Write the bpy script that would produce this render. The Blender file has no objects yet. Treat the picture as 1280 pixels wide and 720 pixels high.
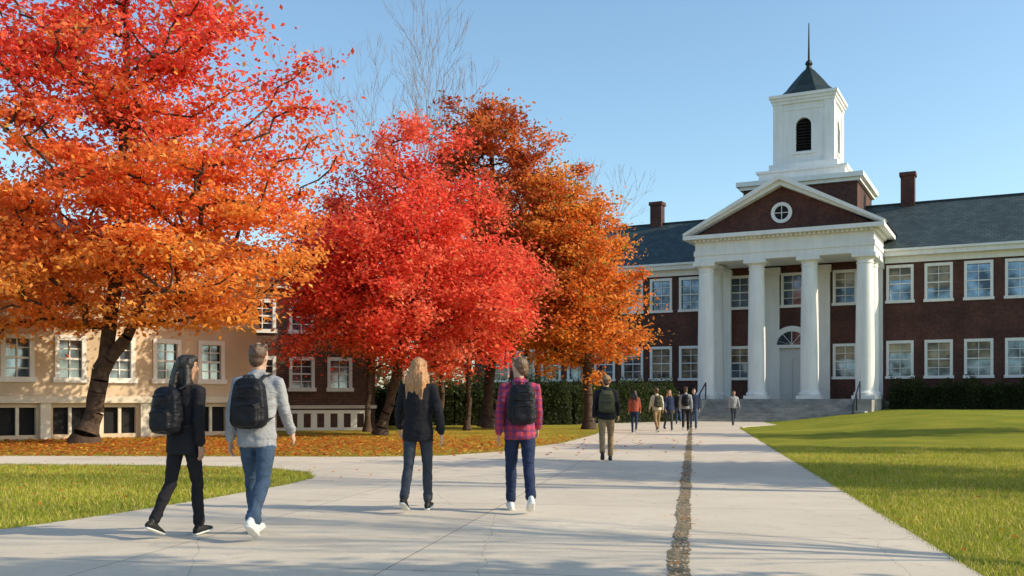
import bpy, math, random
import numpy as np
from mathutils import Vector, Matrix

random.seed(7)
rng = np.random.default_rng(7)
scene = bpy.context.scene
COL = scene.collection
R = math.radians

# ------------------------------------------------------------------ helpers
def link(o, parent=None):
    COL.objects.link(o)
    if parent is not None:
        o.parent = parent
    return o

def empty(name, loc=(0, 0, 0), rotz=0.0):
    e = bpy.data.objects.new(name, None)
    e.empty_display_size = 0.2
    e.location = loc
    e.rotation_euler = (0, 0, rotz)
    return link(e)

def obj(name, V, F, mat, parent=None, smooth=False):
    me = bpy.data.meshes.new(name)
    me.from_pydata([tuple(v) for v in V], [], [tuple(f) for f in F])
    me.validate()
    me.update()
    if mat is not None:
        me.materials.append(mat)
    if smooth:
        me.polygons.foreach_set('use_smooth', [True] * len(me.polygons))
    return link(bpy.data.objects.new(name, me), parent)

def fast(name, V, F, mat, col=None, parent=None, smooth=False):
    V = np.asarray(V, dtype=np.float32); F = np.asarray(F, dtype=np.int32)
    me = bpy.data.meshes.new(name)
    n, (m, k) = len(V), F.shape
    me.vertices.add(n); me.vertices.foreach_set('co', V.ravel())
    me.loops.add(m * k); me.loops.foreach_set('vertex_index', F.ravel())
    me.polygons.add(m)
    me.polygons.foreach_set('loop_start', np.arange(0, m * k, k, dtype=np.int32))
    me.polygons.foreach_set('loop_total', np.full(m, k, dtype=np.int32))
    if smooth:
        me.polygons.foreach_set('use_smooth', np.ones(m, dtype=bool))
    me.update(calc_edges=True)
    if col is not None:
        a = me.color_attributes.new('Col', 'FLOAT_COLOR', 'POINT')
        c = np.ones((n, 4), dtype=np.float32); c[:, :3] = col
        a.data.foreach_set('color', c.ravel())
    me.materials.append(mat)
    return link(bpy.data.objects.new(name, me), parent)

class B:
    """box / primitive accumulator"""
    def __init__(s): s.V = []; s.F = []
    def add(s, V, F):
        o = len(s.V); s.V += [tuple(v) for v in V]; s.F += [tuple(i + o for i in f) for f in F]
    def box(s, x0, x1, y0, y1, z0, z1):
        s.add([(x0,y0,z0),(x1,y0,z0),(x1,y1,z0),(x0,y1,z0),(x0,y0,z1),(x1,y0,z1),(x1,y1,z1),(x0,y1,z1)],
              [(0,3,2,1),(4,5,6,7),(0,1,5,4),(1,2,6,5),(2,3,7,6),(3,0,4,7)])
    def prism(s, prof, y0, y1):
        n = len(prof)
        V = [(x, y0, z) for x, z in prof] + [(x, y1, z) for x, z in prof]
        F = [tuple(range(n)), tuple(range(2*n-1, n-1, -1))] + [((i+1) % n, i, n+i, n+(i+1) % n) for i in range(n)]
        s.add(V, F)
    def lathe(s, prof, cx, cy, n=24, rot=0.0):
        V = []; F = []
        for r, z in prof:
            for i in range(n):
                a = 2*math.pi*i/n + rot
                V.append((cx + r*math.cos(a), cy + r*math.sin(a), z))
        for j in range(len(prof)-1):
            for i in range(n):
                k = (i+1) % n
                F.append((j*n+i, j*n+k, (j+1)*n+k, (j+1)*n+i))
        F.append(tuple(range(n-1, -1, -1))); F.append(tuple(range((len(prof)-1)*n, len(prof)*n)))
        s.add(V, F)
    def make(s, name, mat, parent=None, smooth=False):
        return obj(name, s.V, s.F, mat, parent, smooth)

# ------------------------------------------------------------------ materials
def nm(name):
    m = bpy.data.materials.new(name); m.use_nodes = True
    nt = m.node_tree; b = nt.nodes['Principled BSDF']
    return m, nt, b
def N(nt, t, **kw):
    n = nt.nodes.new(t)
    for k, v in kw.items(): setattr(n, k, v)
    return n
def math_n(nt, op, a, b=None, c=None):
    n = N(nt, 'ShaderNodeMath', operation=op)
    for i, v in enumerate((a, b, c)):
        if v is None: continue
        if isinstance(v, (int, float)): n.inputs[i].default_value = v
        else: nt.links.new(v, n.inputs[i])
    return n.outputs[0]
def mixc(nt, f, a, b, bt='MIX'):
    n = N(nt, 'ShaderNodeMix', data_type='RGBA', blend_type=bt)
    if isinstance(f, (int, float)): n.inputs[0].default_value = f
    else: nt.links.new(f, n.inputs[0])
    for i, v in ((6, a), (7, b)):
        if isinstance(v, tuple): n.inputs[i].default_value = (*v, 1)
        else: nt.links.new(v, n.inputs[i])
    return n.outputs[2]
def noise(nt, vec, scale, detail=4, rough=0.55):
    n = N(nt, 'ShaderNodeTexNoise'); n.inputs['Scale'].default_value = scale
    n.inputs['Detail'].default_value = detail; n.inputs['Roughness'].default_value = rough
    nt.links.new(vec, n.inputs['Vector']); return n.outputs['Fac']
def ramp(nt, f, lo, hi):
    n = N(nt, 'ShaderNodeMapRange'); n.inputs[1].default_value = lo; n.inputs[2].default_value = hi
    nt.links.new(f, n.inputs[0]); return n.outputs[0]
def coords(nt): return N(nt, 'ShaderNodeTexCoord').outputs['Object']
def bump(nt, b, h, strength=0.3, dist=0.02):
    n = N(nt, 'ShaderNodeBump'); n.inputs['Strength'].default_value = strength; n.inputs['Distance'].default_value = dist
    nt.links.new(h, n.inputs['Height']); nt.links.new(n.outputs[0], b.inputs['Normal'])
def sm(name, c, rough=0.7, var=0.25, scale=6, bmp=0.15, spec=0.3, metallic=0.0, dist=0.02):
    m, nt, b = nm(name)
    co = coords(nt); f = noise(nt, co, scale)
    c2 = tuple(x*(1-var) for x in c); c3 = tuple(min(1, x*(1+var)) for x in c)
    nt.links.new(mixc(nt, ramp(nt, f, 0.3, 0.7), c2, c3), b.inputs['Base Color'])
    b.inputs['Roughness'].default_value = rough; b.inputs['Specular IOR Level'].default_value = spec
    b.inputs['Metallic'].default_value = metallic
    if bmp: bump(nt, b, noise(nt, co, scale*6), bmp, dist)
    return m

def brick_mat(name, c1, c2, mortar):
    m, nt, b = nm(name); co = coords(nt)
    s = N(nt, 'ShaderNodeSeparateXYZ'); nt.links.new(co, s.inputs[0])
    cb = N(nt, 'ShaderNodeCombineXYZ'); nt.links.new(math_n(nt, 'ADD', s.outputs[0], s.outputs[1]), cb.inputs[0]); nt.links.new(s.outputs[2], cb.inputs[1])
    t = N(nt, 'ShaderNodeTexBrick'); nt.links.new(cb.outputs[0], t.inputs['Vector'])
    t.inputs['Color1'].default_value = (*c1, 1); t.inputs['Color2'].default_value = (*c2, 1); t.inputs['Mortar'].default_value = (*mortar, 1)
    t.inputs['Scale'].default_value = 1.0; t.inputs['Brick Width'].default_value = 0.22; t.inputs['Row Height'].default_value = 0.075
    t.inputs['Mortar Size'].default_value = 0.008
    f = ramp(nt, noise(nt, co, 0.7, 5), 0.3, 0.7)
    c = mixc(nt, 1.0, t.outputs['Color'], mixc(nt, f, (0.62, 0.62, 0.62), (1.35, 1.3, 1.25)), 'MULTIPLY')
    g = ramp(nt, noise(nt, co, 5, 5, .7), 0.35, 0.65)
    nt.links.new(mixc(nt, 1.0, c, mixc(nt, g, (0.72, 0.72, 0.72), (1.28, 1.28, 1.28)), 'MULTIPLY'), b.inputs['Base Color'])
    b.inputs['Roughness'].default_value = 0.9
    return m

def white_paint():
    m, nt, b = nm('white_paint'); co = coords(nt)
    mp = N(nt, 'ShaderNodeMapping'); mp.inputs['Scale'].default_value = (3, 3, .35); nt.links.new(co, mp.inputs[0])
    f = ramp(nt, noise(nt, mp.outputs[0], 1.2, 6, .65), .45, .75); g = ramp(nt, noise(nt, co, .8, 5), .3, .7)
    c = mixc(nt, g, (.72, .72, .72), (.80, .80, .79)); c = mixc(nt, math_n(nt, 'MULTIPLY', f, .35), c, (.50, .49, .46))
    nt.links.new(c, b.inputs['Base Color']); b.inputs['Roughness'].default_value = .6; return m
M_white = white_paint()
M_brick = brick_mat('red_brick', (0.095, 0.024, 0.018), (0.060, 0.018, 0.015), (0.10, 0.07, 0.06))
M_brick2 = brick_mat('brown_brick', (0.11, 0.045, 0.03), (0.075, 0.03, 0.022), (0.13, 0.1, 0.08))
M_stone = sm('grey_stone', (0.30, 0.29, 0.27), 0.85, 0.25, 2.0, 0.2)
M_cream = sm('cream_stucco', (0.60, 0.47, 0.34), 0.9, 0.16, 0.8, 0.2)
M_creamtrim = sm('pale_trim', (0.64, 0.58, 0.49), 0.8, 0.1, 2, 0.1)
M_iron = sm('black_iron', (0.02, 0.02, 0.022), 0.5, 0.2, 8, 0.1)
M_copper = sm('dark_weathered_copper', (0.010, 0.022, 0.023), 0.5, 0.35, 2.5, 0.1)
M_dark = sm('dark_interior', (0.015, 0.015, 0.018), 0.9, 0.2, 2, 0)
M_bark = sm('bark', (0.075, 0.048, 0.035), 0.95, 0.5, 5, 0.8, dist=0.05)
M_barkg = sm('grey_bark', (0.27, 0.19, 0.15), 0.95, 0.3, 5, 0.5, dist=0.03)

def slate():
    m, nt, b = nm('slate_roof'); co = coords(nt)
    s = N(nt, 'ShaderNodeSeparateXYZ'); nt.links.new(co, s.inputs[0])
    cb = N(nt, 'ShaderNodeCombineXYZ'); nt.links.new(s.outputs[0], cb.inputs[0]); nt.links.new(math_n(nt, 'MULTIPLY', s.outputs[1], 1.2), cb.inputs[1])
    t = N(nt, 'ShaderNodeTexBrick'); nt.links.new(cb.outputs[0], t.inputs['Vector'])
    t.inputs['Color1'].default_value = (0.022, 0.044, 0.052, 1); t.inputs['Color2'].default_value = (0.048, 0.072, 0.078, 1); t.inputs['Mortar'].default_value = (0.012, 0.02, 0.025, 1)
    t.inputs['Scale'].default_value = 1.0; t.inputs['Brick Width'].default_value = 0.35; t.inputs['Row Height'].default_value = 0.28; t.inputs['Mortar Size'].default_value = 0.02
    f = ramp(nt, noise(nt, co, 1.3, 6, .7), 0.3, 0.7)
    nt.links.new(mixc(nt, 1.0, t.outputs['Color'], mixc(nt, f, (0.5, 0.55, 0.6), (1.4, 1.4, 1.3)), 'MULTIPLY'), b.inputs['Base Color'])
    b.inputs['Roughness'].default_value = 0.65
    return m
M_slate = slate()

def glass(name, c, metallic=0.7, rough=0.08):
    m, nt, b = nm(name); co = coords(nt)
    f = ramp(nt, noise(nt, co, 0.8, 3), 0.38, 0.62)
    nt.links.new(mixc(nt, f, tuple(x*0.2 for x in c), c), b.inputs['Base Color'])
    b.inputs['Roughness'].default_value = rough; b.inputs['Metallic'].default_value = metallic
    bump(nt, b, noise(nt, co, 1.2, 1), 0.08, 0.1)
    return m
M_glass = glass('window_glass', (0.25, 0.33, 0.45))
M_warmrefl = glass('window_warm_reflection', (0.38, 0.31, 0.22), 0.15, 0.2)  # cream colour stands in for yellowish tree reflections in the panes

def leaf_mat(name, trans=0.45):
    m, nt, b = nm(name)
    a = N(nt, 'ShaderNodeAttribute', attribute_name='Col')
    b.inputs['Roughness'].default_value = 0.6; b.inputs['Specular IOR Level'].default_value = 0.2
    nt.links.new(a.outputs['Color'], b.inputs['Base Color'])
    t = N(nt, 'ShaderNodeBsdfTranslucent'); nt.links.new(a.outputs['Color'], t.inputs['Color'])
    mx = N(nt, 'ShaderNodeMixShader'); mx.inputs[0].default_value = trans
    nt.links.new(b.outputs[0], mx.inputs[1]); nt.links.new(t.outputs[0], mx.inputs[2])
    nt.links.new(mx.outputs[0], nt.nodes['Material Output'].inputs['Surface'])
    return m
M_leaf = leaf_mat('autumn_leaf', .5); M_blade = leaf_mat('grass_blade', 0.35)

# ------------------------------------------------------------------ world, sun, camera
SUN_EL = R(30); SUN_AZ = R(12)          # azimuth measured from +X towards -Y
sd = Vector((math.cos(SUN_EL)*math.cos(SUN_AZ), -math.cos(SUN_EL)*math.sin(SUN_AZ), math.sin(SUN_EL)))
w = bpy.data.worlds.new('World'); scene.world = w; w.use_nodes = True
nt = w.node_tree; bg = nt.nodes['Background']
sky = nt.nodes.new('ShaderNodeTexSky'); sky.sky_type = 'NISHITA'; sky.sun_disc = False
sky.sun_elevation = SUN_EL; sky.sun_rotation = R(90) + SUN_AZ
sky.air_density = 1.0; sky.dust_density = 1.2; sky.ozone_density = 1.2
tint = mixc(nt, 1.0, sky.outputs[0], (1.32, 1.52, 1.50), 'MULTIPLY')
nt.links.new(tint, bg.inputs[0]); bg.inputs[1].default_value = 0.15
L = bpy.data.lights.new('sun', 'SUN'); L.energy = 5.0; L.angle = R(0.5); L.color = (1.0, 0.86, 0.62)
lo = link(bpy.data.objects.new('sun', L)); lo.rotation_euler = sd.to_track_quat('Z', 'Y').to_euler()
cam = bpy.data.cameras.new('camera'); cam.lens = 35; cam.sensor_width = 36; cam.shift_y = 0.109; cam.clip_end = 3000
co_ = link(bpy.data.objects.new('camera', cam)); co_.location = (0, 0, 1.31); co_.rotation_euler = (R(90), 0, 0)
scene.camera = co_
scene.view_settings.view_transform = 'Standard'; scene.view_settings.look = 'None'; scene.view_settings.exposure = 0

# ------------------------------------------------------------------ ground
def sst(t):
    t = np.clip(t, 0, 1); return t*t*(3-2*t)
def gh(x, y):
    return 0.75*sst((np.asarray(y)-24)/26)*sst((np.asarray(x)-(0.1817*np.asarray(y)+3.2))/9)

PATH = [(0.29,-10),(2.84,4),(6.1,22),(8.3,34),(10.1,44),(10.6,46),(11.5,48.2),(13.2,50.0),(16.0,51.0),(19.5,50.6),(21.5,52.0),(20.5,56),(13,62),(8,61.5),(4,58),(-3,57),(-3,54),(4.6,52),
        (4.3,46),(3.8,41),(2.9,36),(1.5,29.5),(-0.3,24.6),(-1.5,22.8),(-3.2,22.3),(-12,22.7),(-45,23.4),(-45,20.6),(-12,20.0),(-6.5,19.4),(-4.6,18.7),(-3.6,17.6),(-3.25,16.3),
        (-3.4,15.0),(-3.9,13.0),(-4.45,11.2),(-5.0,9.9),(-6.3,8.7),(-9,7.8),(-45,6.0),(-45,-10)]
def inpoly(x, y, P):
    x = np.asarray(x); y = np.asarray(y); r = np.zeros(x.shape, bool); n = len(P)
    for i in range(n):
        x1, y1 = P[i]; x2, y2 = P[(i+1) % n]
        if y1 == y2: continue
        c = ((y1 > y) != (y2 > y)) & (x < (x2-x1)*(y-y1)/(y2-y1)+x1)
        r ^= c
    return r

gx = np.concatenate([[-900,-400,-200,-100], np.arange(-60, 61, 1.5), [100,200,400,900]])
gy = np.concatenate([[-300,-80,-20], np.arange(-8, 90, 1.5), [120,200,400,900]])
X, Y = np.meshgrid(gx, gy); Z = gh(X, Y)
V = np.stack([X.ravel(), Y.ravel(), Z.ravel()], 1); nx, ny = len(gx), len(gy)
idx = np.arange(nx*ny).reshape(ny, nx)
F = np.stack([idx[:-1,:-1].ravel(), idx[:-1,1:].ravel(), idx[1:,1:].ravel(), idx[1:,:-1].ravel()], 1)
def grass_ground():
    m, nt, b = nm('lawn'); co = coords(nt)
    f1 = ramp(nt, noise(nt, co, 0.45, 5), 0.3, 0.7); f2 = ramp(nt, noise(nt, co, 18, 6, 0.7), 0.3, 0.7)
    c = mixc(nt, f1, (0.20, 0.24, 0.026), (0.42, 0.38, 0.055)); c = mixc(nt, math_n(nt, 'MULTIPLY', f2, .75), c, (0.10, 0.12, 0.018))
    s = N(nt, 'ShaderNodeSeparateXYZ'); nt.links.new(co, s.inputs[0])
    left = math_n(nt, 'MULTIPLY', ramp(nt, s.outputs[0], 6, 1), ramp(nt, s.outputs[1], 19, 25))
    sp = ramp(nt, noise(nt, co, 7, 5, 0.75), 0.43, 0.62); pt = ramp(nt, noise(nt, co, .5, 3), .35, .6)
    f = math_n(nt, 'MULTIPLY', math_n(nt, 'MULTIPLY', sp, left), math_n(nt, 'ADD', math_n(nt, 'MULTIPLY', pt, .5), .38))
    lit = mixc(nt, ramp(nt, noise(nt, co, 3.1, 3), 0.4, 0.6), (0.50, 0.20, 0.03), (0.60, 0.36, 0.07))
    nt.links.new(mixc(nt, f, c, lit), b.inputs['Base Color']); b.inputs['Roughness'].default_value = 1.0
    b.inputs['Specular IOR Level'].default_value = 0.05
    bump(nt, b, noise(nt, co, 30, 6, 0.8), 0.6, 0.06)
    return m
fast('ground', V, F, grass_ground(), smooth=True)

def concrete():
    m, nt, b = nm('concrete'); co = coords(nt)
    mp = N(nt, 'ShaderNodeMapping'); mp.inputs['Rotation'].default_value = (0, 0, R(10.3)); nt.links.new(co, mp.inputs[0])
    s = N(nt, 'ShaderNodeSeparateXYZ'); nt.links.new(mp.outputs[0], s.inputs[0])
    fy = math_n(nt, 'FRACT', math_n(nt, 'MULTIPLY', s.outputs[1], 1/2.4))
    j1 = math_n(nt, 'LESS_THAN', fy, 0.008)
    slab = N(nt, 'ShaderNodeTexWhiteNoise', noise_dimensions='2D')
    cb = N(nt, 'ShaderNodeCombineXYZ'); nt.links.new(math_n(nt, 'FLOOR', math_n(nt, 'MULTIPLY', s.outputs[1], 1/2.4)), cb.inputs[0])
    nt.links.new(math_n(nt, 'FLOOR', math_n(nt, 'MULTIPLY', math_n(nt, 'ADD', s.outputs[0], 0.11), 1/2.18)), cb.inputs[1])
    nt.links.new(cb.outputs[0], slab.inputs['Vector'])
    fx = math_n(nt, 'FRACT', math_n(nt, 'MULTIPLY', math_n(nt, 'ADD', s.outputs[0], 0.11), 1/2.18))
    j2 = math_n(nt, 'LESS_THAN', fx, 0.007)
    f1 = ramp(nt, noise(nt, co, 0.8, 6, 0.65), 0.3, 0.7); f2 = ramp(nt, noise(nt, co, 45, 4, 0.7), 0.3, 0.7)
    c = mixc(nt, f1, (0.51, 0.435, 0.345), (0.67, 0.585, 0.47)); c = mixc(nt, 0.3, c, mixc(nt, f2, (0.38, 0.32, 0.26), (0.70, 0.625, 0.52)))
    c = mixc(nt, 0.16, c, mixc(nt, slab.outputs['Value'], (0.32, 0.28, 0.24), (0.78, 0.70, 0.6)))
    c = mixc(nt, math_n(nt, 'MULTIPLY', math_n(nt, 'MAXIMUM', j1, j2), 0.65), c, (0.13, 0.11, 0.09))
    st = ramp(nt, noise(nt, co, 3.3, 5, 0.7), 0.58, 0.72)
    c = mixc(nt, math_n(nt, 'MULTIPLY', st, 0.4), c, (0.24, 0.20, 0.16))
    v = N(nt, 'ShaderNodeTexVoronoi', feature='DISTANCE_TO_EDGE'); v.inputs['Scale'].default_value = .3
    wv = N(nt, 'ShaderNodeMix', data_type='VECTOR'); wv.inputs[0].default_value = .12
    nn = N(nt, 'ShaderNodeTexNoise'); nn.inputs['Scale'].default_value = 2.5; nn.inputs['Detail'].default_value = 5; nt.links.new(co, nn.inputs['Vector'])
    nt.links.new(co, wv.inputs[4]); nt.links.new(nn.outputs['Color'], wv.inputs[5]); nt.links.new(wv.outputs[1], v.inputs['Vector'])
    ck = math_n(nt, 'LESS_THAN', v.outputs['Distance'], .0010)
    c = mixc(nt, math_n(nt, 'MULTIPLY', ck, .35), c, (.12, .10, .08))
    nt.links.new(c, b.inputs['Base Color']); b.inputs['Roughness'].default_value = 0.88; b.inputs['Specular IOR Level'].default_value = 0.2
    bump(nt, b, noise(nt, co, 60, 5, 0.7), 0.25, 0.01)
    return m
n = len(PATH)
obj('concrete_path', [(x, y, 0.03) for x, y in PATH]+[(x, y, -0.05) for x, y in PATH], [tuple(range(n))]+[(i, n+i, n+(i+1) % n, (i+1) % n) for i in range(n)], concrete())
def cobble():
    m, nt, b = nm('cobble_strip'); co = coords(nt)
    v = N(nt, 'ShaderNodeTexVoronoi'); v.inputs['Scale'].default_value = 19; nt.links.new(co, v.inputs['Vector'])
    f = ramp(nt, v.outputs['Distance'], 0.15, 0.6)
    c = mixc(nt, f, (0.34, 0.26, 0.17), (0.08, 0.06, 0.03)); c = mixc(nt, ramp(nt, noise(nt, co, 6, 4), .4, .6), c, (0.22, 0.17, 0.10))
    nt.links.new(c, b.inputs['Base Color']); b.inputs['Roughness'].default_value = 0.95
    inv = math_n(nt, 'SUBTRACT', 1.0, v.outputs['Distance']); bump(nt, b, inv, 0.6, 0.015)
    return m
ys = np.arange(-10, 49, 0.09)
def wob(ph): return 0.075+0.012*np.sin(ys*1.7+ph)+.008*np.sin(ys*4.1+ph*2)+0.010*rng.standard_normal(len(ys))
wl = wob(0.); wr = wob(2.)
V = []
for i, y in enumerate(ys):
    cx = 0.1817*y-0.107; V += [(cx-wl[i], y, 0.035), (cx+wr[i], y, 0.035)]
obj('cobble_strip', V, [(2*i, 2*i+1, 2*i+3, 2*i+2) for i in range(len(ys)-1)], cobble())
VV = []; FF = []
for k in range(700):
    y = 4+ (rng.random()**1.6)*26; x = 0.1817*y-0.107+rng.uniform(-.08, .08); r = rng.uniform(.006, .018)
    o = len(VV); h = r*0.3
    for i in range(6):
        a = i*math.pi/3+rng.random()*.5; VV.append((x+r*math.cos(a), y+r*math.sin(a)*1.2, 0.0355))
    for i in range(6):
        a = i*math.pi/3; VV.append((x+.55*r*math.cos(a), y+.55*r*math.sin(a), 0.037+h))
    FF += [(o+i, o+(i+1) % 6, o+6+(i+1) % 6, o+6+i) for i in range(6)]+[tuple(o+6+i for i in range(6))]
obj('strip_stones', VV, FF, sm('strip_stone', (0.34, 0.27, 0.19), 0.9, 0.5, 9))

def blades(name, x0, x1, y0, y1, dens, hmin=.03, hmax=.075, cond=None, dry=0.2):
    n = int((x1-x0)*(y1-y0)*dens); x = rng.uniform(x0, x1, n); y = rng.uniform(y0, y1, n)
    k = ~inpoly(x, y, PATH)
    if cond is not None: k &= cond(x, y)
    x = x[k]; y = y[k]; n = len(x); z = gh(x, y)
    h = rng.uniform(hmin, hmax, n); a = rng.uniform(0, 2*np.pi, n); wd = rng.uniform(.004, .009, n)
    lx = rng.normal(0, .03, n); ly = rng.normal(0, .03, n)
    p = np.stack([np.stack([x-wd*np.cos(a), y-wd*np.sin(a), z-.005], 1), np.stack([x+wd*np.cos(a), y+wd*np.sin(a), z-.005], 1), np.stack([x+lx, y+ly, z+h], 1)], 1)
    patch = .5+.5*np.sin(x*1.3+np.sin(y*.9)*2)*np.sin(y*1.1+1.7*np.sin(x*.7))
    t = (.6*rng.random(n)+.4*patch)[:, None]
    c = (1-t)*np.array([.20, .26, .02])+t*np.array([.57, .53, .07])
    d = rng.random(n) < dry; c[d] = [.64, .50, .17]
    fast(name, p.reshape(-1, 3), np.arange(3*n).reshape(-1, 3), M_blade, np.repeat(c, 3, 0))
blades('grass', -11, -3.2, 9, 20.2, 900, cond=lambda x, y: x > -0.53*y-0.6)
blades('grass', 2.3, 14.5, 5, 27, 700, cond=lambda x, y: x < 0.53*y+0.6)
exy = []
for (p, q) in zip(PATH[1:5]+PATH[19:36], PATH[2:6]+PATH[20:37]):
    p = np.array(p); q = np.array(q); Ls = np.linalg.norm(q-p)
    if Ls > 20: continue
    m_ = int(Ls*120); t = rng.random(m_)[:, None]; exy.append(p*(1-t)+q*t+rng.normal(0, .025, (m_, 2)))
exy = np.concatenate(exy); n = len(exy); a = rng.uniform(0, 2*np.pi, n); wd = .006
x, y = exy[:, 0], exy[:, 1]; h = rng.uniform(.04, .08, n)
p = np.stack([np.stack([x-wd*np.cos(a), y-wd*np.sin(a), 0*x], 1), np.stack([x+wd*np.cos(a), y+wd*np.sin(a), 0*x], 1), np.stack([x+rng.normal(0, .03, n), y+rng.normal(0, .03, n), h], 1)], 1)
t = rng.random(n)[:, None]
fast('grass', p.reshape(-1, 3), np.arange(3*n).reshape(-1, 3), M_blade, np.repeat((1-t)*np.array([.14, .20, .02])+t*np.array([.46, .42, .08]), 3, 0))

def leafquads(name, C, s, col, flat=1.0, parent=None, upbias=0.5, mat=None):
    n = len(C)
    nrm = rng.standard_normal((n, 3))*flat; nrm[:, 2] = np.abs(nrm[:, 2])+upbias if flat >= .9 else 1.0
    nrm /= np.linalg.norm(nrm, axis=1)[:, None]
    t = np.cross(nrm, rng.standard_normal((n, 3))); t /= np.linalg.norm(t, axis=1)[:, None]
    b = np.cross(nrm, t); s = s[:, None]
    P = np.stack([C-t*s, C-b*s*.55+nrm*s*.12, C+t*s, C+b*s*.6+nrm*s*.12], 1)
    return fast(name, P.reshape(-1, 3), np.arange(4*n).reshape(-1, 4), mat or M_leaf, np.repeat(np.clip(col, 0, 1), 4, 0), parent)
def litter(name, cx, cy, sx, sy, n, pal, smin=.03, smax=.07, cond=None, keep=.07):
    x = rng.normal(cx, sx, n); y = rng.normal(cy, sy, n)
    if cond is not None:
        k = cond(x, y); x = x[k]; y = y[k]
    on = inpoly(x, y, PATH); k = (~on) | (rng.random(len(x)) < keep); x = x[k]; y = y[k]; on = on[k]
    n = len(x)
    z = gh(x, y)+np.where(on, 0.036, 0.02)+rng.uniform(0, .02, n)*(~on)
    leafquads(name, np.stack([x, y, z], 1), rng.uniform(smin, smax, n), np.array(pal)[rng.integers(0, len(pal), n)]*rng.uniform(.6, 1.2, (n, 1)), flat=0.25)
PAL = [(.66, .20, .03), (.70, .34, .05), (.60, .10, .03), (.44, .16, .05), (.70, .44, .08)]
litter('fallen_leaves', -9, 28, 7, 4.0, 21000, PAL, .035, .08, lambda x, y: (y > 22.3) & (x < .19*y))
litter('fallen_leaves', -7, 18, 3.5, 3.0, 1800, PAL, .025, .045, lambda x, y: (y > 9))
litter('fallen_leaves', 6, 14, 3.5, 6.0, 600, PAL, .022, .042, lambda x, y: (y > 5) & (x > .1817*y+2.2))
ysr = rng.uniform(4, 30, 200); C = np.stack([0.1817*ysr-.107+rng.normal(0, .08, 200), ysr, np.full(200, .045)], 1)
leafquads('fallen_leaves', C, rng.uniform(.012, .028, 200), np.array(PAL)[rng.integers(0, 5, 200)], flat=.3)

# ------------------------------------------------------------------ trees
def tube_np(P0, P1, r0, r1, k=6):
    d = P1-P0; ln = np.linalg.norm(d, axis=1)[:, None]+1e-9; d = d/ln
    ref = np.where(np.abs(d[:, 2:3]) > .9, np.array([[1., 0, 0]]), np.array([[0, 0, 1.]]))
    a = np.cross(d, ref); a /= np.linalg.norm(a, axis=1)[:, None]; b = np.cross(d, a)
    ang = np.arange(k)*2*np.pi/k; ca, sa = np.cos(ang), np.sin(ang)
    ring = a[:, None, :]*ca[None, :, None]+b[:, None, :]*sa[None, :, None]
    V = np.concatenate([P0[:, None, :]+ring*r0[:, None, None], P1[:, None, :]+ring*r1[:, None, None]], 1)
    n = len(P0)
    base = (np.arange(n)*2*k)[:, None]
    i = np.arange(k); j = (i+1) % k
    f = np.stack([i, j, j+k, i+k], 1)
    F = (base[:, :, None]+f[None]).reshape(-1, 4)
    return V.reshape(-1, 3), F

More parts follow.
